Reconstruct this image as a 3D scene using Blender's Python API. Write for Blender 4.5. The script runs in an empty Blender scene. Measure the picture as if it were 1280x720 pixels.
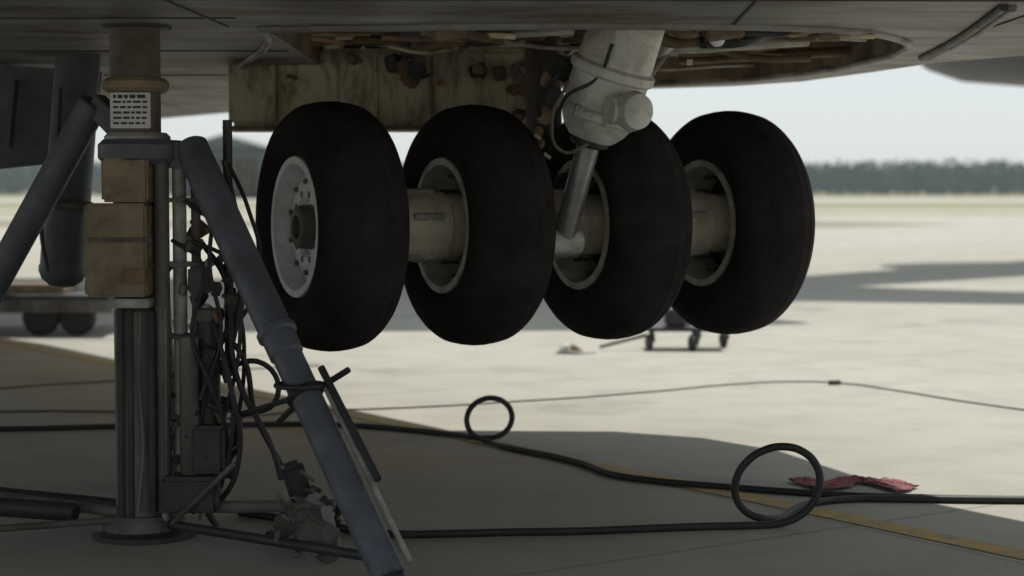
import bpy, bmesh, math, random
import numpy as np
from mathutils import Vector, Matrix, Euler
from mathutils.geometry import tessellate_polygon
random.seed(7); np.random.seed(7)
S = bpy.context.scene
COL = S.collection

# ------------------------------------------------------------------ camera
F = 2200.0; CH = 1.6; PITCH = math.atan(122/F)
cam = bpy.data.cameras.new("camera"); co = bpy.data.objects.new("camera", cam); COL.objects.link(co)
co.location = (0, 0, CH); co.rotation_euler = (math.radians(90)-PITCH, 0, 0)
cam.sensor_width = 36; cam.lens = 36*F/1280; cam.clip_end = 6000; cam.clip_start = .05
cam.dof.use_dof = True; cam.dof.focus_distance = 8.2; cam.dof.aperture_fstop = 1.6
S.camera = co
S.view_settings.view_transform = 'Standard'; S.view_settings.look = 'None'; S.view_settings.exposure = 0

def W(u, v, Y):
    """image pixel (u, v) to world point at depth Y"""
    a = (360-v)/F
    k = Y/(math.cos(PITCH)+a*math.sin(PITCH))
    return Vector(((u-640)/F*k, Y, CH + k*(a*math.cos(PITCH)-math.sin(PITCH))))
def G(u, v, z=0.0):
    a = (360-v)/F
    k = (CH-z)/(math.sin(PITCH)-a*math.cos(PITCH))
    return Vector(((u-640)/F*k, k*(math.cos(PITCH)+a*math.sin(PITCH)), z))

# ------------------------------------------------------------------ materials
def mat(name, col, col2=None, rough=.6, metal=0, scale=4, bump=.1, bscale=40, lo=.35, hi=.7, stretch=(1,1,1), spec=.4, rvar=.12, grime=None, gscale=2.5, gamt=.7, gstretch=None, glo=.46, ghi=.68):
    m = bpy.data.materials.new(name); m.use_nodes = True
    nt = m.node_tree; N = nt.nodes; L = nt.links
    b = N["Principled BSDF"]
    col2 = col2 or tuple(c*.55 for c in col)
    tc = N.new("ShaderNodeTexCoord"); mp = N.new("ShaderNodeMapping"); mp.inputs["Scale"].default_value = stretch
    L.new(tc.outputs["Object"], mp.inputs[0])
    n = N.new("ShaderNodeTexNoise"); n.inputs["Scale"].default_value = scale; n.inputs["Detail"].default_value = 7
    n.inputs["Roughness"].default_value = .62
    L.new(mp.outputs[0], n.inputs["Vector"])
    r = N.new("ShaderNodeMapRange"); r.inputs[1].default_value = lo; r.inputs[2].default_value = hi
    L.new(n.outputs[0], r.inputs[0])
    mx = N.new("ShaderNodeMix"); mx.data_type = 'RGBA'
    mx.inputs[6].default_value = (*col, 1); mx.inputs[7].default_value = (*col2, 1)
    L.new(r.outputs[0], mx.inputs[0]); out = mx.outputs[2]
    if grime:
        g = N.new("ShaderNodeTexNoise"); g.inputs["Scale"].default_value = gscale; g.inputs["Detail"].default_value = 9; g.inputs["Roughness"].default_value = .7
        g.inputs["Distortion"].default_value = .6
        mg = N.new("ShaderNodeMapping"); mg.inputs["Scale"].default_value = gstretch or stretch
        L.new(tc.outputs["Object"], mg.inputs[0]); L.new(mg.outputs[0], g.inputs["Vector"])
        gr = N.new("ShaderNodeMapRange"); gr.inputs[1].default_value = glo; gr.inputs[2].default_value = ghi; gr.inputs[4].default_value = gamt
        L.new(g.outputs[0], gr.inputs[0])
        m2 = N.new("ShaderNodeMix"); m2.data_type = 'RGBA'; L.new(gr.outputs[0], m2.inputs[0]); L.new(out, m2.inputs[6]); m2.inputs[7].default_value = (*grime, 1)
        out = m2.outputs[2]
    L.new(out, b.inputs["Base Color"])
    rr = N.new("ShaderNodeMapRange"); rr.inputs[3].default_value = rough-rvar; rr.inputs[4].default_value = min(1, rough+rvar)
    L.new(n.outputs[0], rr.inputs[0]); L.new(rr.outputs[0], b.inputs["Roughness"])
    b.inputs["Metallic"].default_value = metal
    b.inputs["Specular IOR Level"].default_value = spec
    if bump:
        n2 = N.new("ShaderNodeTexNoise"); n2.inputs["Scale"].default_value = bscale; n2.inputs["Detail"].default_value = 5
        L.new(mp.outputs[0], n2.inputs["Vector"])
        bp = N.new("ShaderNodeBump"); bp.inputs["Strength"].default_value = bump; bp.inputs["Distance"].default_value = .01
        L.new(n2.outputs[0], bp.inputs["Height"]); L.new(bp.outputs[0], b.inputs["Normal"])
    return m

M_rubber = mat("tire_rubber", (.019,.017,.018), (.034,.031,.031), rough=.92, scale=4, bump=.2, bscale=25, spec=.12, rvar=.05, grime=(.055,.048,.043), gscale=3.2, gamt=.4)
M_rim   = mat("rim_paint", (.85,.86,.87), (.62,.61,.60), rough=.45, scale=9, lo=.5, hi=.9, grime=(.3,.28,.25), gscale=7, gamt=.3)
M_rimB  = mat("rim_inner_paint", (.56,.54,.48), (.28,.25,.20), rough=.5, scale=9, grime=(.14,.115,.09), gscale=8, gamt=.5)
M_drum  = mat("brake_drum_beige", (.70,.65,.50), (.46,.41,.30), rough=.5, scale=7, grime=(.18,.15,.10), gscale=6, gamt=.4)
M_dark  = mat("dark_metal", (.055,.055,.056), (.028,.028,.028), rough=.55, metal=.2)
M_black = mat("hose_rubber_black", (.02,.02,.021), (.04,.038,.036), rough=.6, scale=12)
M_skin  = mat("fuselage_gray_paint", (.31,.31,.305), (.20,.197,.19), rough=.55, scale=.9, bump=.05, lo=.3, hi=.75, grime=(.10,.07,.045), gscale=1.8, gamt=.85, gstretch=(.6,1.6,1), glo=.44, ghi=.62)
M_nac   = mat("nacelle_gray_paint", (.14,.145,.155), (.11,.11,.115), rough=.5, scale=.4, bump=0)
M_well  = mat("wheel_well_primer", (.26,.195,.12), (.085,.06,.04), rough=.75, scale=4)
M_rust  = mat("rust_brown_primer", (.22,.135,.075), (.075,.05,.035), rough=.75, scale=6)
M_tan   = mat("beam_tan_primer", (.60,.53,.38), (.38,.32,.21), rough=.6, scale=2.2, lo=.4, hi=.8, grime=(.12,.08,.045), gscale=3.2, gamt=.8, gstretch=(2.2,1,.7), glo=.47, ghi=.64)
M_strut = mat("strut_gray_enamel", (.64,.64,.60), (.32,.31,.27), rough=.42, scale=7, lo=.5, hi=.85, grime=(.16,.13,.09), gscale=5, gamt=.6)
M_chrome= mat("piston_steel", (.36,.36,.37), (.22,.22,.22), rough=.35, metal=.5, scale=10)
M_jack  = mat("jack_steel_paint", (.17,.16,.145), (.08,.07,.06), rough=.55, scale=5, stretch=(1,1,.3), grime=(.06,.048,.036), gscale=5, gamt=.8, spec=.25)
M_jackb = mat("jack_leg_blue_paint", (.125,.132,.160), (.07,.073,.088), rough=.5, scale=6, grime=(.08,.075,.068), gscale=9, gamt=.6)
M_jackl = mat("jack_worn_light_metal", (.42,.41,.38), (.17,.16,.14), rough=.45, scale=8)
M_brown = mat("jack_rusty_brown", (.30,.225,.145), (.17,.125,.08), rough=.7, scale=8, grime=(.07,.055,.042), gscale=7, gamt=.55)
M_ram   = mat("jack_ram_brown", (.14,.115,.095), (.06,.05,.04), rough=.55, scale=6)
M_label = mat("label_white", (.70,.70,.68), (.55,.54,.50), rough=.5, scale=8, bump=0)
M_wire  = mat("cable_grey", (.11,.10,.09), rough=.7)
M_wing  = mat("wing_gray", (.2,.2,.205), rough=.5, scale=.6)
M_red   = mat("rag_red_cloth", (.26,.045,.055), (.30,.13,.13), rough=.9, scale=10, bump=.5, grime=(.10,.06,.06), gscale=8)
M_white = mat("white_paint", (.62,.61,.58), (.4,.38,.35), rough=.5)
M_yell  = mat("yellow_line_paint", (.55,.345,.09), (.36,.28,.15), rough=.85, scale=7, lo=.42, hi=.62, grime=(.28,.25,.20), gscale=11, gamt=.8, glo=.5, ghi=.6)
M_hang  = mat("hangar_metal", (.15,.175,.17), (.12,.14,.14), rough=.6, scale=.2)

# ------------------------------------------------------------------ helpers
def link(ob, parent=None):
    COL.objects.link(ob)
    if parent: ob.parent = parent
    return ob
def empty(name, loc=(0,0,0)):
    e = bpy.data.objects.new(name, None); e.empty_display_size = .2; COL.objects.link(e); return e
def meshob(name, verts, faces, m, parent=None, smooth=False, loc=None):
    me = bpy.data.meshes.new(name); me.from_pydata([tuple(v) for v in verts], [], faces); me.update()
    bm = bmesh.new(); bm.from_mesh(me); bmesh.ops.recalc_face_normals(bm, faces=bm.faces); bm.to_mesh(me); bm.free()
    me.materials.append(m)
    if smooth:
        for p in me.polygons: p.use_smooth = True
        try: me.set_sharp_from_angle(angle=math.radians(38))
        except Exception: pass
    ob = bpy.data.objects.new(name, me)
    if loc: ob.location = loc
    return link(ob, parent)
def lathe(name, prof, p, axis, m, parent=None, seg=64, closed=False):
    """prof: list of (axial, radius)"""
    ax = Vector(axis).normalized(); q = ax.to_track_quat('Z','Y')
    vs, fs = [], []
    n = len(prof)
    for i in range(seg):
        t = 2*math.pi*i/seg
        for a, r in prof: vs.append(q @ Vector((r*math.cos(t), r*math.sin(t), a)) + Vector(p))
    for i in range(seg):
        j = (i+1)%seg
        for k in range(n if closed else n-1):
            l = (k+1)%n
            fs.append((i*n+k, j*n+k, j*n+l, i*n+l))
    if not closed:
        if prof[0][1] > 1e-4: fs.append(tuple(i*n for i in range(seg)))
        if prof[-1][1] > 1e-4: fs.append(tuple(i*n+n-1 for i in range(seg)))
    return meshob(name, vs, fs, m, parent, smooth=True)
def rod(name, a, b, r, m, parent=None, r2=None, seg=24, bev=True):
    a, b = Vector(a), Vector(b); L = (b-a).length; r2 = r if r2 is None else r2
    e = min(r, r2)*.12 if bev else 0
    prof = [(0,r-e),(e,r),(L-e,r2),(L,r2-e)]
    return lathe(name, prof, a, b-a, m, parent, seg)
def box(name, c, size, m, parent=None, rot=None, bev=.01):
    bm = bmesh.new(); bmesh.ops.create_cube(bm, size=1)
    bmesh.ops.scale(bm, vec=Vector(size), verts=bm.verts)
    if bev:
        bmesh.ops.bevel(bm, geom=bm.edges[:], offset=min(bev, min(size)*.3), segments=2, affect='EDGES')
    R = rot.to_matrix().to_4x4() if rot is not None and hasattr(rot,'to_matrix') else Matrix.Identity(4)
    bm.transform(Matrix.Translation(Vector(c)) @ R)
    me = bpy.data.meshes.new(name); bm.to_mesh(me); bm.free(); me.materials.append(m)
    return link(bpy.data.objects.new(name, me), parent)
def bar(name, a, b, w, h, m, parent=None, bev=.006):
    a, b = Vector(a), Vector(b); d = b-a
    return box(name, (a+b)/2, (w, h, d.length), m, parent, rot=d.to_track_quat('Z','Y'), bev=bev)
def tube(name, pts, r, m, parent=None, smooth=True, res=8):
    cu = bpy.data.curves.new(name, 'CURVE'); cu.dimensions = '3D'; cu.bevel_depth = r; cu.bevel_resolution = 3; cu.resolution_u = res
    cu.use_fill_caps = True
    sp = cu.splines.new('BEZIER'); sp.bezier_points.add(len(pts)-1)
    for bp_, p in zip(sp.bezier_points, pts):
        bp_.co = p; bp_.handle_left_type = bp_.handle_right_type = 'AUTO' if smooth else 'VECTOR'
    cu.materials.append(m)
    return link(bpy.data.objects.new(name, cu), parent)
def sheet(name, poly, z, m, parent=None):
    return meshob(name, [(p[0], p[1], z) for p in poly], [tuple(range(len(poly)))], m, parent)

# ------------------------------------------------------------------ ground
def ground_mat():
    m = bpy.data.materials.new("concrete"); m.use_nodes = True
    nt = m.node_tree; N = nt.nodes; L = nt.links; b = N["Principled BSDF"]
    b.inputs["Roughness"].default_value = .85; b.inputs["Specular IOR Level"].default_value = .25
    tc = N.new("ShaderNodeTexCoord")
    def noise(sc, det=8, ro=.6):
        n = N.new("ShaderNodeTexNoise"); n.inputs["Scale"].default_value = sc; n.inputs["Detail"].default_value = det; n.inputs["Roughness"].default_value = ro
        L.new(tc.outputs["Object"], n.inputs["Vector"]); return n.outputs[0]
    def rng(x, a, b_, c=0, d=1):
        r = N.new("ShaderNodeMapRange"); L.new(x, r.inputs[0])
        for i, v in enumerate((a, b_, c, d)): r.inputs[i+1].default_value = v
        return r.outputs[0]
    def mix(f, a, b_):
        x = N.new("ShaderNodeMix"); x.data_type = 'RGBA'
        if isinstance(f, float): x.inputs[0].default_value = f
        else: L.new(f, x.inputs[0])
        for s, v in ((6, a), (7, b_)):
            if isinstance(v, tuple): x.inputs[s].default_value = (*v, 1)
            else: L.new(v, x.inputs[s])
        return x.outputs[2]
    def mul(a, b_):
        x = N.new("ShaderNodeMath"); x.operation = 'MULTIPLY'
        L.new(a, x.inputs[0])
        if isinstance(b_, float): x.inputs[1].default_value = b_
        else: L.new(b_, x.inputs[1])
        return x.outputs[0]
    c = mix(rng(noise(.25), .35, .7), (.43,.415,.355), (.375,.36,.305))
    c = mix(mul(rng(noise(1.7), .45, .75), .5), c, (.27,.255,.22))
    c = mix(mul(rng(noise(45, 3), .5, .8), .35), c, (.22,.21,.18))
    # brown stained lane beside the yellow stripe
    vm = N.new("ShaderNodeVectorMath"); vm.operation = 'DOT_PRODUCT'
    L.new(tc.outputs["Object"], vm.inputs[0]); vm.inputs[1].default_value = (-.822, -.569, 0)
    off = (-1.2*-.822)+(12.6*-.569)
    band = mul(rng(vm.outputs["Value"], off-.2, off+.05), rng(vm.outputs["Value"], off+.8, off+2.6, 1, 0))
    sx = N.new("ShaderNodeSeparateXYZ"); L.new(tc.outputs["Object"], sx.inputs[0])
    band = mul(band, rng(sx.outputs[0], -1.2, 1.0, 1, .15))
    c = mix(mul(mul(band, rng(noise(.9), .3, .6, .4, 1)), .8), c, (.38,.265,.14))
    c = mix(mul(rng(noise(.6, 4), .56, .7), .45), c, (.17,.16,.14))
    # slab joints
    mp = N.new("ShaderNodeMapping"); mp.inputs["Rotation"].default_value = (0, 0, math.radians(-34)); L.new(tc.outputs["Object"], mp.inputs[0])
    br = N.new("ShaderNodeTexBrick"); br.offset = 0; br.inputs["Scale"].default_value = 1
    br.inputs["Brick Width"].default_value = 6; br.inputs["Row Height"].default_value = 6; br.inputs["Mortar Size"].default_value = .02
    L.new(mp.outputs[0], br.inputs["Vector"])
    c = mix(mul(br.outputs["Fac"], .35), c, (.12,.11,.10))
    L.new(c, b.inputs["Base Color"])
    bp = N.new("ShaderNodeBump"); bp.inputs["Strength"].default_value = .25; bp.inputs["Distance"].default_value = .01
    L.new(noise(60, 4), bp.inputs["Height"]); L.new(bp.outputs[0], b.inputs["Normal"])
    return m
M_conc = ground_mat()
M_grass = mat("dry_grass_mat", (.27,.255,.15), (.19,.19,.105), rough=.95, scale=.03, bump=0)
M_pale = mat("far_runway_mat", (.40,.38,.33), (.34,.32,.28), rough=.9, scale=.05, bump=0)
M_patch = mat("old_asphalt_mat", (.20,.175,.13), (.26,.23,.165), rough=.9, scale=.3, bump=0)
sheet("ground", [(-3000,-800),(3000,-800),(3000,4000),(-3000,4000)], -.004, M_grass)
sheet("concrete_apron", [(-400,-200),(400,-200),(400,150),(-400,147)], 0.0, M_conc)
sheet("runway", [(-900,225),(900,245),(900,400),(-900,360)], .0, M_pale)
sheet("asphalt_strip", [(-60,76),(14,76),(21,82),(15,94),(-60,96)], .006, M_patch)
sheet("grass_verge", [(-90,112),(60,118),(75,128),(-90,130)], .006, M_grass)
d = Vector((.571,-.821)); n_ = Vector((.821,.571)); p0 = Vector((-1.2,12.6))
a = p0-d*16; b = p0+d*14; w = .08
sheet("painted_line", [a-n_*w, b-n_*w, b+n_*w, a+n_*w], .004, M_yell)

# ------------------------------------------------------------------ sun & sky
EL = math.radians(58); HX, HY = .25, .968
sun = bpy.data.lights.new("sun", 'SUN'); sun.energy = 4.0; sun.angle = math.radians(.8); sun.color = (1,.96,.89)
so = bpy.data.objects.new("sun", sun); COL.objects.link(so); so.location = (10,30,40)
dirv = Vector((-HX*math.cos(EL), -HY*math.cos(EL), -math.sin(EL)))
so.rotation_euler = dirv.to_track_quat('-Z','Y').to_euler()
wd = bpy.data.worlds.new("World"); S.world = wd; wd.use_nodes = True
N = wd.node_tree.nodes; L = wd.node_tree.links
sky = N.new("ShaderNodeTexSky"); sky.sky_type = 'NISHITA'; sky.sun_disc = False
sky.sun_elevation = EL; sky.sun_rotation = math.atan2(HX, HY); sky.air_density = 1.0; sky.dust_density = 1.0; sky.ozone_density = 1.5
hs = N.new("ShaderNodeHueSaturation"); hs.inputs["Saturation"].default_value = .5
hz_ = N.new("ShaderNodeMix"); hz_.data_type='RGBA'; hz_.inputs[0].default_value=.72; hz_.inputs[7].default_value=(4.35,4.8,5.0,1)   # thin summer haze
L.new(sky.outputs[0], hs.inputs["Color"]); L.new(hs.outputs[0], hz_.inputs[6]); L.new(hz_.outputs[2], N["Background"].inputs[0])
N["Background"].inputs[1].default_value = .145

COT = 1/math.tan(EL)
def lift(p, H): return (p[0]+H*COT*HX, p[1]+H*COT*HY)

# ------------------------------------------------------------------ airplane
plane = empty("airplane")
outer = [(-.05,13.1),(1.05,13.05),(1.6,12.75),(2.0,12.2),(2.3,11.2),(2.5,10.4),(2.95,9.7),(4.9,6.6),(5.0,4.4),(-8.2,3.4),(-9,24.9),(-4.5,19.7),(-1.07,14.6)]
hole = [(-1.15,8.15),(.6,8.0),(1.5,8.2),(1.9,8.7),(2.08,9.4),(2.05,10.2),(1.93,11.0),(1.6,11.8),(1.1,12.3),(.4,12.5),(-1.15,12.5)]
Z0 = 2.35
vs = [Vector((x,y,Z0)) for x,y in outer+hole]
tris = tessellate_polygon([[Vector((x,y,0)) for x,y in outer],[Vector((x,y,0)) for x,y in hole]])
fs = [tuple(t) for t in tris]
no, nh = len(outer), len(hole)
cx, cy = -2, 10
prev = list(range(no))
for z, sc in ((2.75,1.01),(3.4,1.0),(4.2,.93),(4.9,.75),(5.3,.4)):
    base = len(vs)
    for x,y in outer: vs.append(Vector((cx+(x-cx)*sc, cy+(y-cy)*sc, z)))
    cur = list(range(base, base+no))
    for i in range(no): fs.append((prev[i], prev[(i+1)%no], cur[(i+1)%no], cur[i]))
    prev = cur
fs.append(tuple(prev))
meshob("fuselage", vs, fs, M_skin, plane)
vs = [Vector((x,y,Z0)) for x,y in hole]+[Vector((x,y,3.1)) for x,y in hole]
fs = [(i,(i+1)%nh,nh+(i+1)%nh,nh+i) for i in range(nh)]+[tuple(range(nh,2*nh))]
meshob("wheel_well_lining", vs, fs, M_well, plane)
lip = [Vector((x,y,Z0-.006)) for x,y in hole]
tube("wheel_well_lip", lip+[lip[0]], .022, M_skin, plane)
for (a,b) in (((-4,6.9),(2.1,7.0)),((-1.5,4.5),(-1.3,8.1)),((.9,5),(1.0,8.0)),((2.2,5),(2.2,8.6)),((-4,7.7),(-1.2,7.7)),((-4,9.5),(-1.2,9.5)),((-4,11.5),(-1.2,11.5)),((-3,7),(-3,16))):
    bar("skin_seam", (a[0],a[1],Z0-.003), (b[0],b[1],Z0-.003), .010, .006, M_dark, plane, bev=0)
ch = [W(1152,72,9.9), W(1200,42,8.6), W(1255,4,7.15)]
ch = [Vector((p.x,p.y,Z0-.010)) for p in ch]
for k,(m_,r_) in enumerate(((M_dark,.02),(M_skin,.018))):
    tube("chine_rail", [p+Vector((.05*k,.05*k,0)) for p in ch], r_, m_, plane)
# fittings along the near lip of the well
for i in range(80):
    x = random.uniform(-1.0,1.55); y = 8.12+random.uniform(-.02,.25); s = random.uniform(.03,.11)
    if .15<x<.75: continue
    z = Z0-.0+random.uniform(-.045,.05)
    if random.random()<.6: box("lip_fitting", (x,y,z), (s*1.8,s*.6,s*.5), random.choice([M_dark,M_rust,M_well,M_brown,M_jack]), plane, rot=Euler((random.uniform(-.3,.3),random.uniform(-.3,.3),random.uniform(-.4,.4))))
    else: rod("lip_line", (x,y,z), (x+random.uniform(.1,.4),y+random.uniform(-.03,.1),z+random.uniform(-.02,.02)), s*.16, random.choice([M_dark,M_rust,M_tan,M_jackl]), plane, seg=10)
bx0, bx1 = W(285,155,10.6), W(700,155,10.6)
zc0 = W(400,158,10.6).z; zc1 = 2.45
box("door_beam", ((bx0.x+bx1.x)/2, 10.75, (zc0+zc1)/2), (bx1.x-bx0.x, .3, zc1-zc0), M_tan, plane, bev=.03)
box("door_beam_flange", ((bx0.x+bx1.x)/2, 10.72, zc0-.012), (bx1.x-bx0.x+.04, .42, .025), M_well, plane, bev=.008)
for u in (345,420,470,540,600,655):
    p = W(u,110,10.57); bar("beam_stiffener", (p.x,10.59,zc0+.02),(p.x,10.59,zc1-.05), .014,.018, M_tan if random.random()<.6 else M_brown, plane)
for u,v,s in ((365,95,.05),(500,92,.1),(520,85,.13),(545,98,.1),(600,80,.12),(660,110,.12),(672,130,.15),(640,85,.12),(440,78,.08),(510,75,.12),(650,140,.09),(530,80,.15),(665,95,.14)):
    p = W(u,v,10.4)
    for q_ in range(3):
        o = Vector((random.uniform(-s,s)*.7,random.uniform(-.05,.05),random.uniform(-s,s)*.5)); ss=s*random.uniform(.3,.7)
        if q_%2: rod("beam_fitting", p+o, p+o+Vector((random.uniform(-s,s),0,random.uniform(-s,s))), ss*.3, random.choice([M_dark,M_rust,M_ram]), plane, seg=12)
        else: box("beam_fitting", p+o, (ss,.12,ss*random.uniform(.6,1.2)), random.choice([M_dark,M_brown,M_ram,M_rust]), plane, rot=Euler((0,random.uniform(-.6,.6),random.uniform(-.4,.4))))
for i in range(50):
    x0 = random.uniform(-1.1,1.0); x1 = min(x0+random.uniform(.4,1.6),1.7); y = random.uniform(8.8,12.0); z = 2.36+(y-8)*.09*random.uniform(.1,1.0)
    pts = [Vector((x0+(x1-x0)*t/4, y+random.uniform(-.08,.08), z+random.uniform(-.04,.04))) for t in range(5)]
    tube("hydraulic_line", pts, random.choice([.008,.012,.02,.03]), random.choice([M_dark,M_rust,M_jackl,M_well,M_tan,M_rust]), plane)
for i in range(110):
    x = random.uniform(-1.05,1.75); y = random.uniform(8.8,12.1); z = 2.4+(y-8)*.09*random.uniform(.1,1.1)
    s = random.uniform(.03,.14)
    if random.random()<.5: box("well_bracket", (x,y,z), (s*1.5,s,s*.8), random.choice([M_dark,M_rust,M_well,M_jack,M_brown,M_dark]), plane, rot=Euler((random.uniform(-.5,.5),random.uniform(-.5,.5),random.uniform(-1,1))))
    else: rod("actuator", (x,y,z), (x+random.uniform(-.3,.3),y+random.uniform(-.2,.2),z+random.uniform(-.06,.12)), s*.28, random.choice([M_dark,M_rust,M_jackl,M_jack]), plane)
for x in (-.9,-.3,.9,1.4): bar("well_rib", (x,8.3,2.95),(x,12.2,2.85),.05,.28,M_well,plane)
for y in (9.3,11.0): bar("well_crossbeam", (-1.1,y,2.86),(1.8,y,2.86),.08,.2,M_brown,plane)
rod("door_actuator", W(800,62,9.6), W(1010,50,9.9), .035, M_jackl, plane)
rod("door_actuator", W(850,75,11.2), W(1100,62,10.4), .03, M_rust, plane)
lf = W(897,48,8.3)
box("white_speck_backing", lf+Vector((0,.06,.01)), (.10,.07,.09), M_dark, plane)
lathe("white_speck", [(0,.038),(.02,.034),(.032,.02),(.035,.001)], lf+Vector((0,.02,0)), (0,-1,-.3), M_rim, plane)  # made-up white dome on a dark box, for a bright speck in the well
box("well_placard", W(862,78,9.0), (.03,.02,.03), M_white, plane, bev=.003)
# wing high above (out of frame, casts the far shadow)
Sh = [(-30,33),(2,31.5),(5.5,33),(22,52),(22,44),(9.6,33),(5.6,29.3),(8,27.7),(13,27.2),(13,24),(7.2,24.8),(4.2,25.6),(2.5,23),(3.6,21.3),(1.5,20.3),(-30,18.5)]
H = 9.0
wp = [lift(p,H) for p in Sh]; k = len(wp)
vs = [Vector((x,y,H)) for x,y in wp]+[Vector((x,y,H+.35)) for x,y in wp]
t_ = [tuple(t) for t in tessellate_polygon([[Vector((x,y,0)) for x,y in wp]])]
fs = t_+[tuple(k+i for i in t) for t in t_]+[(i,(i+1)%k,k+(i+1)%k,k+i) for i in range(k)]
meshob("wing", vs, fs, M_wing, plane)
bar("wing_root", (-7,20,4.3),(-8,34,9.1), 4,1.2, M_wing, plane)
NY = 40
ax = Vector((1,.25,-.02)).normalized()
lathe("engine_nacelle", [(0,.25),(.15,.75),(.5,1.2),(1.0,1.55),(1.8,1.76),(4,1.84),(6,1.7),(6.3,1.6),(6.2,1.45),(5.5,1.3),(5.4,.01)], W(1122,38,NY)+Vector((0,0,.66)), ax, M_nac, plane, seg=48)
p = W(1122,38,NY); bar("engine_pylon", p+Vector((3,.8,1.8)), p+Vector((2,.5,5.2)), .5,3, M_nac, plane)

# ------------------------------------------------------------------ wheels
AX = Vector((.895,.446,0)).normalized(); A0 = Vector((-.906,8.74,1.42))
def tire_profile():
    side = [(.150,.345),(.178,.352),(.202,.385),(.219,.43),(.224,.465),(.217,.505),(.201,.540),(.178,.566),(.150,.588)]
    xs = [.135,.130,.127,.123,.075,.072,.069,.066,.02]
    rs = [.597,.5985,.5975,.602,.613,.6115,.6115,.6145,.620]
    half = side+list(zip(xs,rs))
    return [(-a,r) for a,r in half]+[(a,r) for a,r in reversed(half)]
SP = (0,.786,1.580,2.350)
for i, s in enumerate(SP):
    nm = "airplane_wheel" if i==0 else "airplane_wheel.%03d"%i
    e = empty(nm); C = A0+AX*s
    lathe("tire", tire_profile()+[(.13,.31),(-.13,.31)], C, AX, M_rubber, e, seg=96, closed=True)
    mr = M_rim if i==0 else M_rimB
    lathe("rim", [(-.165,.352),(-.186,.346),(-.186,.312),(-.165,.30),(-.12,.285),(-.03,.27),(.10,.27),(.13,.30),(.182,.312),(.182,.346),(.165,.352)], C, AX, mr, e, closed=True)
    up = Vector((0,0,1)); sd = AX.cross(up)
    if i==0:
        lathe("wheel_disc", [(-.095,.275),(-.115,.24),(-.125,.19),(-.125,.15),(-.105,.13),(-.06,.125),(-.06,.02),(.02,.02),(.02,.272)], C, AX, mr, e)
        lathe("hub_cap", [(-.06,.115),(-.165,.105),(-.175,.09),(-.175,.06),(-.13,.055),(-.13,.001)], C, AX, M_jack, e)
        for j in range(10):
            t = 2*math.pi*j/10; o = up*math.cos(t)+sd*math.sin(t)
            rod("wheel_bolt", C+o*.225-AX*.11, C+o*.225-AX*.135, .013, M_jack, e, seg=8)
            t += .31; o = up*math.cos(t)+sd*math.sin(t)
            rod("vent_hole", C+o*.168-AX*.11, C+o*.168-AX*.1265, .02, M_jack, e, seg=12)
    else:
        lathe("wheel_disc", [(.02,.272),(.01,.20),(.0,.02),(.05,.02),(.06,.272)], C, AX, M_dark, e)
        for j in range(12):
            t = 2*math.pi*j/12+.2; o = up*math.cos(t)+sd*math.sin(t)
            rod("drive_key", C+o*.264-AX*.10, C+o*.264+AX*.0, .010, M_jack, e, seg=8)

# ------------------------------------------------------------------ landing gear
gear = empty("landing_gear")
rod("axle", A0-AX*.02, A0+AX*2.38, .075, M_jack, gear)
for s0,s1 in ((.14,.74),(1.0,1.52),(1.72,2.30)):
    lathe("brake_drum", [(s0,.10),(s0+.02,.165),(s0+.10,.172),(s0+.12,.18),(s1-.30,.18),(s1-.28,.187),(s1-.25,.187),(s1-.23,.18),(s1-.14,.175),(s1-.13,.165),(s1,.16),(s1,.1)], A0, AX, M_drum, gear)
    for t in (.3,1.3,2.6,3.7,5.0):
        o = Vector((0,0,1))*math.cos(t)+AX.cross(Vector((0,0,1)))*math.sin(t)
        rod("brake_piston", A0+AX*(s1-.36)+o*.178, A0+AX*(s1-.20)+o*.178, .02, M_jackl, gear, seg=12)
sb = A0+AX*1.25
top = W(775,60,8.75); mid = W(738,172,8.85)
lathe("clevis", [(-.05,.10),(-.05,.13),(.05,.13),(.05,.10)], sb, AX, M_jackl, gear)
e1 = W(703,302,8.98)
rod("piston_rod", mid+(top-mid)*.1, e1, .058, M_chrome, gear)
rod("piston_gland", mid+(top-mid)*.02, mid+(e1-mid)*.07, .10, M_dark, gear)
rod("clevis_pin", e1-AX*.07, e1+AX*.10, .066, M_strut, gear)
rod("clevis_pin_cap", e1-AX*.095, e1-AX*.065, .078, M_strut, gear)
rod("clevis_bolt", e1-AX*.12, e1-AX*.09, .03, M_jack, gear, seg=6)
bar("clevis_arm", e1, sb, .07,.06, M_jackl, gear, bev=.02)
D = (top-mid)
lathe("strut_cylinder", [(0,.115),(.02,.135),(.05,.16),(.10,.185),(.115,.205),(.15,.205),(.165,.19),(.32,.195),(.335,.215),(.375,.215),(.39,.19),(.75,.18)], mid, D, M_strut, gear, seg=48)
k0 = W(788,138,8.6)
rod("strut_trunnion", k0-AX*.12, k0+AX*.03, .07, M_strut, gear)
lathe("strut_knob", [(-.02,.05),(0,.085),(.05,.10),(.10,.085),(.12,.04),(.12,.001)], k0-AX*.02, Vector((.5,-.8,-.1)), M_strut, gear)
for j in range(8):
    t=j*math.pi/4; qd=D.to_track_quat('Z','Y'); o=qd@Vector((math.cos(t)*.2,math.sin(t)*.2,0))
    rod("strut_bolt", mid+D.normalized()*.105+o, mid+D.normalized()*.165+o, .016, M_jackl, gear, seg=6)
rod("upper_brace", W(765,70,8.8), W(835,42,9.3), .075, M_strut, gear)
rod("upper_brace_collar", W(815,50,9.1), W(828,45,9.2), .095, M_jackl, gear)
tube("strut_line", [mid+Vector((-.17,-.1,.1)),mid+Vector((-.12,-.2,.2)),mid+Vector((.02,-.24,.28)),top+Vector((-.05,-.22,0))], .009, M_dark, gear)
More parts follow.
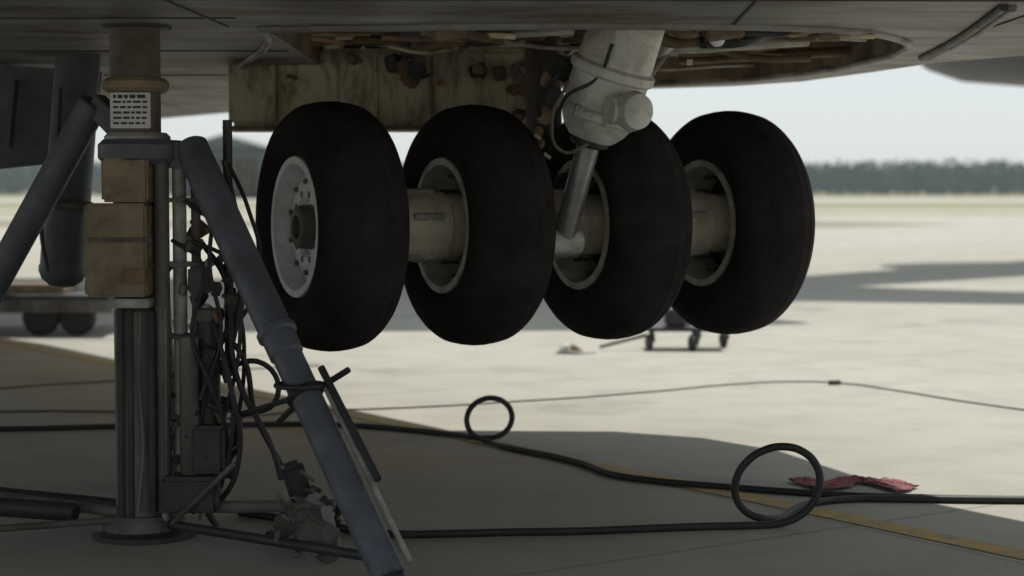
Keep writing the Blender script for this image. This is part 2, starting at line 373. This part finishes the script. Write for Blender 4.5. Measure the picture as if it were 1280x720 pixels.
tube("brake_hose", [W(700,90,8.7),W(672,130,8.8),W(690,175,8.9),W(676,200,9.0),W(690,250,9.1),sb+Vector((0,-.1,.1))], .012, M_black, gear)
tube("brake_hose", [W(712,100,8.6),W(690,150,8.6),W(705,190,8.7),W(735,180,8.7)], .009, M_jack, gear)
for (u,v,s) in ((690,120,.08),(682,145,.07),(672,165,.05),(700,85,.1),(712,150,.05),(676,180,.04),(684,100,.06)):
    box("manifold", W(u,v,8.85), (s,s*.8,s*1.2), random.choice([M_dark,M_brown,M_rust]), gear, rot=Euler((.2,.3,random.uniform(0,1))))
for (u,v) in ((668,168),(680,192)):
    rod("fitting_light", W(u,v,8.8), W(u+8,v+6,8.8), .010, M_jackl, gear, seg=10)
rod("drag_brace", sb+Vector((0,.05,.1)), (1.0,10.8,2.6), .06, M_jack, gear)
sm = A0+AX*1.22
rod("main_post", sm+Vector((0,.28,0)), sm+Vector((-.02,.9,1.4)), .10, M_jack, gear)
bar("truck_beam", sm+Vector((0,-.02,0)), sm+Vector((0,.4,0)), .18,.16, M_jack, gear, bev=.03)
g2 = empty("landing_gear_door")
rod("door_strut", W(78,345,9.6), W(100,40,9.9), .125, M_jackb, g2)
lathe("strut_end", [(-.06,.02),(-.05,.07),(-.02,.11),(.02,.128),(.05,.13)], W(78,345,9.6), W(100,40,9.9)-W(78,345,9.6), M_jackb, g2)
rod("strut_clamp", W(84,262,9.6), W(85,250,9.6), .15, M_jack, g2)
tube("strut_line", [W(60,340,9.4),W(52,280,9.4),W(70,200,9.5),W(76,110,9.6)], .012, M_dark, g2)
q = [W(-40,60,10.5),W(128,90,10.5),W(120,150,10.6),W(60,205,10.6),W(-40,215,10.7)]
vs = [Vector((p.x,p.y,min(p.z,2.36))) for p in q]; vs += [p+Vector((.0,.05,0)) for p in vs]
k = len(q)
meshob("door_panel", vs, [tuple(range(k)), tuple(range(k,2*k))]+[(i,(i+1)%k,k+(i+1)%k,k+i) for i in range(k)], M_jackb, g2)
for u in (20,70,110): bar("door_rib", W(u,100,10.45), W(u-8,185,10.5), .03,.04, M_dark, g2)

# ------------------------------------------------------------------ jack
jack = empty("aircraft_jack")
JY = 8.1
def J(u,v,dy=0): return W(u,v,JY+dy)
cxj = J(178,400).x
def col(name,u,v0,v1,r,m,dy=0,r2=None): 
    p0 = J(u,v1,dy); p1 = J(u,v0,dy); p1.x = p0.x; return rod(name,p0,p1,r,m,jack,r2)
col("outer_cylinder",180,385,655,.125,M_jack)
col("cylinder_flange",180,640,668,.19,M_jack)
col("inner_cylinder",172,180,400,.105,M_jack)
col("ram",170,30,190,.115,M_ram)
col("ram_collar",170,98,116,.15,M_brown)
col("ram_lock_ring",172,166,182,.15,M_jackl)
rod("jack_pad", J(170,36), Vector((J(170,36).x,JY,Z0+.01)), .16, M_dark, jack)
lb = J(163,138,-.145)
box("label_plate", lb, (.18,.02,.16), M_label, jack, bev=.004)
for r_ in range(6):
    z = .062-r_*.024; x=-.075
    while x<.07:
        wl = random.uniform(.012,.04); wl=min(wl,.078-x)
        box("label_lettering", lb+Vector((x+wl/2,-.0115,z)), (wl,.004,.010 if r_ else .016), M_dark, jack, bev=0)
        x += wl+.008
box("lock_box_upper", J(160,225,-.12), (.21,.16,.20), M_brown, jack, bev=.012)
box("lock_box", J(150,312,-.12), (.28,.2,.42), M_brown, jack, bev=.012)
box("lock_box_rib", J(150,300,-.225), (.29,.02,.02), M_ram, jack, bev=.004)
box("lock_box_hasp", J(168,345,-.225), (.10,.02,.07), M_rust, jack, bev=.004)
box("lock_box_foot", J(166,378,-.12), (.19,.18,.04), M_jackl, jack, bev=.008)
for u in (150,163,205):
    bar("column_rail", J(u,385,-.12), J(u+2,655,-.12), .022,.03, M_dark if u!=205 else M_jackl, jack)
bar("column_channel", J(190,388,-.13), J(192,640,-.13), .05,.03, M_dark, jack)
tube("column_line", [J(176,390,-.15),J(174,470,-.15),J(179,560,-.15),J(173,640,-.15)], .008, M_jack, jack)
col("guide_tube",228,190,620,.032,M_jackl,-.05)
col("guide_tube",206,180,640,.035,M_jack,-.10)
col("guide_tube",248,230,600,.022,M_jack,-.02)
col("guide_tube",287,150,470,.022,M_dark,.05)
col("hydraulic_cylinder",262,400,600,.055,M_dark,-.05)
col("hydraulic_cylinder_cap",262,385,402,.065,M_jack,-.05)
col("accumulator",238,420,610,.045,M_jack,-.12)
for v in (250,330,420,520,600):
    box("clamp_band", J(215,v,-.06), (.30,.10,.022), random.choice([M_dark,M_jack]), jack, bev=.004)
box("valve_block", J(240,615,-.15), (.26,.18,.16), M_dark, jack, bev=.02)
box("pump_body", J(262,560,-.1), (.16,.16,.22), M_dark, jack, bev=.02)
box("gauge_box", J(250,350,-.1), (.10,.08,.12), M_dark, jack, bev=.01)
rod("pump_handle", J(215,655,-.25), J(292,580,-.3), .012, M_jack, jack)
rod("crown", J(178,205), J(178,175), .20, M_jackb, jack)
crown = J(178,190)
tA = J(238,182,-.05); fA = G(487,722,.05)
dA = (fA-tA)
rod("leg_upper_tube", tA, tA+dA*.52, .078, M_jackb, jack, r2=.075)
rod("leg_lower_tube", tA+dA*.5, fA, .066, M_jackb, jack, r2=.07)
rod("leg_collar", tA+dA*.455, tA+dA*.475, .088, M_jackb, jack)
rod("leg_collar", tA+dA*.60, tA+dA*.615, .085, M_dark, jack)
rod("leg_highlight_rod", tA+dA*.60+Vector((.09,0,.02)), fA+Vector((.085,0,.06)), .012, M_jackl, jack)  # pale rod added as the highlight along the lower leg edge
rod("leg_side_pipe", tA+dA*.56+Vector((.11,-.02,.03)), tA+dA*.82+Vector((.12,-.02,.05)), .016, M_dark, jack)
bar("leg_lug", crown, tA+dA*.03, .10,.12, M_jackb, jack)
tube("leg_clamp_rod", [W(348,528,7.75),W(380,498,7.6),W(436,462,7.5)], .014, M_dark, jack)
tube("leg_clamp_ring", [tA+dA*.585+Vector((.1*math.cos(t),-.02+.1*math.sin(t),0)) for t in np.linspace(0,6.28,9)], .012, M_dark, jack)
rod("tie_rod", W(300,518,8.0), W(392,490,7.6), .012, M_dark, jack)
fA_pad = Vector((fA.x+.02,fA.y,0))
lathe("foot_pad", [(0,.17),(.02,.17),(.03,.08),(.06,.07)], fA_pad, (0,0,1), M_jackb, jack)
tB = J(118,128,.1); tB2 = W(0,342,8.4); dB = (tB2-tB); fB = tB+dB*((tB.z-.05)/(tB.z-tB2.z))
rod("leg_tube", tB, fB, .07, M_jackb, jack)
bar("leg_lug", crown, tB, .08,.1, M_jackb, jack)
lathe("foot_pad", [(0,.17),(.02,.17),(.03,.08),(.06,.07)], Vector((fB.x,fB.y,0)), (0,0,1), M_jackb, jack)
tC = J(185,200,.12); fC = Vector((-1.95,10.0,.05))
rod("leg_tube", tC, fC, .06, M_jackb, jack)
lathe("foot_pad", [(0,.17),(.02,.17),(.03,.08),(.06,.07)], Vector((fC.x,fC.y,0)), (0,0,1), M_jackb, jack)
bc = Vector((cxj,JY,.13))
rod("base_tube", bc, J(420,632,-.4), .028, M_jack, jack)
rod("base_tube", bc+Vector((0,0,-.06)), fA+Vector((0,.1,.05)), .022, M_dark, jack)
rod("base_tube", bc, fB+Vector((.1,0,.1)), .03, M_dark, jack)
rod("base_tube", W(150,640,8.0), W(-30,618,8.3), .025, M_jack, jack)
rod("base_tube", bc, fC+Vector((0,0,.08)), .025, M_dark, jack)
rod("base_tube", W(-20,662,7.6), W(150,650,8.0), .016, M_jack, jack)
rod("base_tube", W(-20,632,8.1), W(95,640,8.0), .045, M_dark, jack)
lathe("base_plate", [(0,.24),(.025,.24),(.03,.2),(.05,.18)], Vector((cxj,JY,0)), (0,0,1), M_dark, jack)
cc = W(385,640,7.6)
box("caster_bracket", cc, (.17,.14,.10), M_jack, jack, rot=Euler((.1,.3,.4)), bev=.02)
box("caster_bracket", W(370,600,7.7), (.10,.10,.16), M_dark, jack, rot=Euler((.1,-.3,.2)), bev=.02)
box("caster_plate", W(398,668,7.45), (.16,.05,.12), M_jack, jack, rot=Euler((.2,.5,.1)), bev=.01)
for u,Y in ((360,7.9),(408,7.5)):
    c = Vector((W(u,700,Y).x,Y,.075))
    lathe("caster_wheel", [(-.022,.02),(-.022,.06),(-.012,.075),(.012,.075),(.022,.06),(.022,.02)], c, (.5,.8,0), M_jack, jack, seg=32)
    bar("caster_fork", c+Vector((.03,0,0)), c+Vector((0,0,.17)), .02,.05, M_jackl, jack)
for i in range(30):
    p = W(random.uniform(335,425),random.uniform(600,705),random.uniform(7.4,7.8))
    if p.z<.04: p.z=.05
    rod("winch_part", p, p+Vector((random.uniform(-.06,.06),random.uniform(-.06,.06),random.uniform(-.03,.06))), random.uniform(.008,.022), random.choice([M_dark,M_dark,M_jackl,M_jack,M_jack]), jack, seg=12)
for i in range(110):
    u = random.choice([random.uniform(236,300),random.uniform(210,262),random.uniform(225,290)]); v = random.uniform(250,645)
    p = J(u,v,random.uniform(-.15,.1)); s = random.uniform(.02,.06)
    if p.z<.08: p.z=.09
    mm = random.choice([M_dark,M_dark,M_dark,M_jack,M_jack,M_jackl,M_rust])
    if random.random()<.5: box("fitting", p, (s,s,s*1.4), mm, jack, rot=Euler((random.random(),random.random(),random.random())), bev=.004)
    else: rod("fitting", p, p+Vector((random.uniform(-.06,.06),0,random.uniform(-.07,.07))), s*.35, mm, jack, seg=10)
H_ = [[(240,300),(290,330),(300,420),(280,520),(255,590)],[(250,400),(300,440),(320,520),(352,582)],[(286,380),(296,470),(340,560),(352,600)],
      [(230,250),(275,290),(285,400),(262,470),(245,560)],[(292,360),(305,430),(292,540),(262,605)],[(215,300),(252,330),(240,420),(262,480),(285,560),(270,610)],
      [(286,205),(310,260),(325,330),(300,400),(262,430)],[(262,470),(330,455),(345,500),(300,520)],[(250,520),(280,500),(294,560),(240,600)],[(270,250),(262,330),(276,420),(250,500)],
      [(255,430),(285,470),(290,540),(276,610)],[(266,400),(292,500),(300,560),(280,620),(240,640)],[(280,200),(300,300),(296,400),(280,470)],[(250,300),(282,350),(290,430),(270,480),(292,600)]]
for h in H_:
    y0 = random.uniform(-.15,.05)
    tube("jack_hose", [J(u,v,y0+random.uniform(-.05,.05)) for u,v in h], random.choice([.010,.013,.017]), M_black, jack)

# ------------------------------------------------------------------ hoses on the ground
hz = .018
def gp(u,v): 
    return G(u,v,hz)
l1 = G(606,549,hz); r1 = .135; loop1=[]
for t in np.linspace(-100,250,13):
    a_ = math.radians(t); loop1.append(Vector((l1.x+.03+r1*1.06*math.cos(a_), l1.y-.10*(t+100)/350+.03, hz+r1+r1*.97*math.sin(a_+.05))))
A = [gp(-60,537),gp(60,535),gp(140,533),gp(250,532),gp(340,530),gp(430,531),gp(520,538),gp(575,544)]
A += loop1+[gp(640,560),gp(690,570),gp(730,580),gp(770,594),gp(830,602),gp(900,608),gp(980,614),gp(1060,619),gp(1160,622),gp(1300,624),gp(1500,622)]
tube("air_hose", A, .018, M_black)
l2 = G(972,656,hz); r2 = .180; lp=[]
for t in np.linspace(-85,262,13):
    a_ = math.radians(t); lp.append(Vector((l2.x+.01+r2*1.10*math.cos(a_-.14), l2.y+.02+.13*(t+85)/347, hz+r2+r2*math.sin(a_))))
B = [gp(300,640),gp(400,655),gp(480,667),gp(560,667),gp(640,665),gp(720,664),gp(800,661),gp(880,658),gp(930,657)]
B += lp+[gp(1010,630),gp(1060,624),gp(1140,624),gp(1240,625),gp(1400,626)]
tube("air_hose.001", B, .019, M_black)
tube("ground_cable", [G(u,v,.008) for u,v in ((300,522),(380,514),(470,511),(560,507),(640,502),(720,497),(820,489),(920,480),(985,477),(1040,478),(1120,488),(1200,501),(1300,515))], .006, M_wire)
box("cable_connector", G(1043,478,.02), (.12,.035,.035), M_wire, None, rot=Euler((0,0,.3)), bev=.01)
tube("ground_cable.001", [G(u,v,.006) for u,v in ((-40,489),(60,481),(130,477),(200,470),(300,462),(400,457))], .007, M_wire)
tube("ground_cable.002", [G(u,v,.006) for u,v in ((-40,515),(100,514),(200,517),(300,524))], .008, M_wire)

# red rag : crumpled cloth, long and low
n = 70; m_ = 14; vs=[]; fs=[]
rr = random.Random(5)
for i in range(n+1):
    for j in range(m_+1):
        s = i/n; t = j/m_-.5
        base = G(990+s*155, 604+s*5+2.5*math.sin(s*8))
        wd_ = .06+.09*abs(math.sin(s*5.1+.6))+.03*math.sin(s*17)
        if s>.9: wd_*=(1-s)*10+.1
        if s<.15: wd_*=s*6+.1
        z = .007+.011*abs(math.sin(s*31+t*6))*(.5+.5*math.sin(s*9+2))+.008*abs(math.sin(t*21+s*17))+rr.uniform(0,.005)
        vs.append((base.x+.02*math.sin(t*15+s*8)+rr.uniform(-.006,.006), base.y+t*wd_*2.2+.04*math.sin(s*15), z))
for i in range(n):
    for j in range(m_): fs.append((i*(m_+1)+j,(i+1)*(m_+1)+j,(i+1)*(m_+1)+j+1,i*(m_+1)+j+1))
meshob("red_rag", vs, fs, M_red, None, smooth=True)

# ------------------------------------------------------------------ small dolly behind the wheels
dl = empty("tow_dolly"); y = 17.6
def D_(u,z,dy=0): k=(y+dy); return Vector(((u-640)/F*k, y+dy, z))
for (u,dy) in ((812,0),(866,-.1),(870,.5),(905,.3)):
    c = D_(u,.08,dy); lathe("dolly_wheel", [(-.025,.02),(-.025,.065),(-.015,.08),(.015,.08),(.025,.065),(.025,.02)], c, (1,.25,0), M_dark, dl, seg=24)
    bar("dolly_fork", c+Vector((.04,0,0)), c+Vector((.02,0,.13)), .02,.05, M_dark, dl)
bar("dolly_deck", D_(808,.21,.15), D_(905,.21,.15), .45,.04, M_dark, dl)
rod("dolly_handle", D_(862,.25,0), D_(835,.52,.2), .02, M_jack, dl)
rod("dolly_drawbar", D_(808,.15), D_(750,.04,-.1), .018, M_jack, dl)
box("dolly_battery", D_(845,.32,.15), (.22,.25,.16), M_dark, dl, bev=.02)
wc = empty("wheel_chock")
for (u,s) in ((703,1),(722,-1)):
    p = D_(u,0,-.3); vs = [p+Vector(v) for v in ((-.07,-.12,.006),(.07,-.12,.006),(.045*s+.02,-.12,.08),(.045*s-.02,-.12,.08),(-.07,.12,.006),(.07,.12,.006),(.045*s+.02,.12,.08),(.045*s-.02,.12,.08))]
    meshob("chock_block", vs, [(0,1,2,3),(7,6,5,4),(0,4,5,1),(1,5,6,2),(2,6,7,3),(3,7,4,0)], M_white if s>0 else M_brown, wc)
tube("chock_rope", [D_(700,.07,-.3),D_(711,.03,-.45),D_(728,.02,-.5),D_(745,.012,-.4)], .01, M_white, wc)

tr = empty("equipment_trailer"); y=19.4
box("deck", (-6.6,y+.6,.40), (4.4,1.5,.10), M_dark, tr, bev=.02)
box("side_rail", (-6.6,y-.16,.33), (4.45,.05,.14), M_jack, tr, bev=.01)
for x in (-8.2,-7.6,-5.2,-4.8):
    lathe("trailer_wheel", [(-.07,.05),(-.07,.17),(-.04,.2),(.04,.2),(.07,.17),(.07,.05)], (x,y,.2), (.05,1,0), M_black, tr, seg=32)
box("crate", (-6.9,y+.5,.56), (1.1,.9,.22), M_jackb, tr, bev=.02)
box("crate", (-5.4,y+.5,.50), (.8,.7,.11), M_brown, tr, bev=.02)
bar("drawbar", (-4.4,y+.3,.3),(-3.5,y+.1,.08),.08,.06,M_jack,tr)

# ------------------------------------------------------------------ hangar, tree line
hg = empty("hangar")
def hb(name,x0,x1,y0,y1,z0,z1,m): box(name, ((x0+x1)/2,(y0+y1)/2,(z0+z1)/2),(x1-x0,y1-y0,z1-z0),m,hg,bev=.05)
hb("walls",-62,-46,330,360,0,9.5,M_hang)
vs=[(-62.5,329,9.5),(-45.5,329,9.5),(-54,329,12),(-62.5,361,9.5),(-45.5,361,9.5),(-54,361,12)]
meshob("roof",vs,[(0,1,2),(3,5,4),(1,4,5,2),(0,2,5,3),(0,3,4,1)],M_hang,hg)
hb("door",-60,-48,329.7,329.95,0,7.5,M_jack)
for i in range(5): hb("door_seam",-60+i*3-.05,-60+i*3+.05,329.55,329.69,0,7.5,M_dark)

def tree_mass():
    V=[];Fc=[]
    rng = np.random.default_rng(3)
    for row,(y0,hb_) in enumerate(((600,10.8),(618,11.8),(640,12.6))):
        x=-420
        while x<420:
            x += rng.uniform(2.4,4.6)
            h = hb_*rng.uniform(.93,1.05)+.5*math.sin(x*.03+row); R = rng.uniform(3.0,5.0); y=y0+rng.uniform(-6,6)
            b0=len(V)
            for (zz,rr) in ((0,.35),(h*.6,.18)):
                for k in range(5):
                    t=k*1.2566; V.append((x+rr*math.cos(t),y+rr*math.sin(t),zz))
            for k in range(5): Fc.append((b0+k,b0+(k+1)%5,b0+5+(k+1)%5,b0+5+k))
            nl = 120
            P = rng.normal(size=(nl,3)); P/=np.linalg.norm(P,axis=1)[:,None]; P*=rng.uniform(.45,1.05,size=(nl,1))
            P[:,0]=P[:,0]*R+x; P[:,1]=P[:,1]*R*.8+y; P[:,2]=np.maximum(.2,P[:,2]*h*.50+h*.50)
            for p in P:
                s=rng.uniform(.5,1.2); a1=rng.normal(size=3);a1/=np.linalg.norm(a1); a2=np.cross(a1,rng.normal(size=3)); a2/=np.linalg.norm(a2)
                b0=len(V)
                V.extend([tuple(p-a1*s),tuple(p+a2*s*.8),tuple(p+a1*s),tuple(p-a2*s*.8)]); Fc.append((b0,b0+1,b0+2,b0+3))
    me=bpy.data.meshes.new("tree_line"); me.from_pydata(V,[],Fc); me.update()
    m = mat("hazy_foliage", (.065,.08,.055), (.045,.058,.045), rough=.95, scale=.12, bump=0, spec=.1)
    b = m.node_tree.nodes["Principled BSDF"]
    b.inputs["Emission Color"].default_value=(.62,.74,.76,1); b.inputs["Emission Strength"].default_value=.14  # bluish glow on the leaves stands in for distance haze
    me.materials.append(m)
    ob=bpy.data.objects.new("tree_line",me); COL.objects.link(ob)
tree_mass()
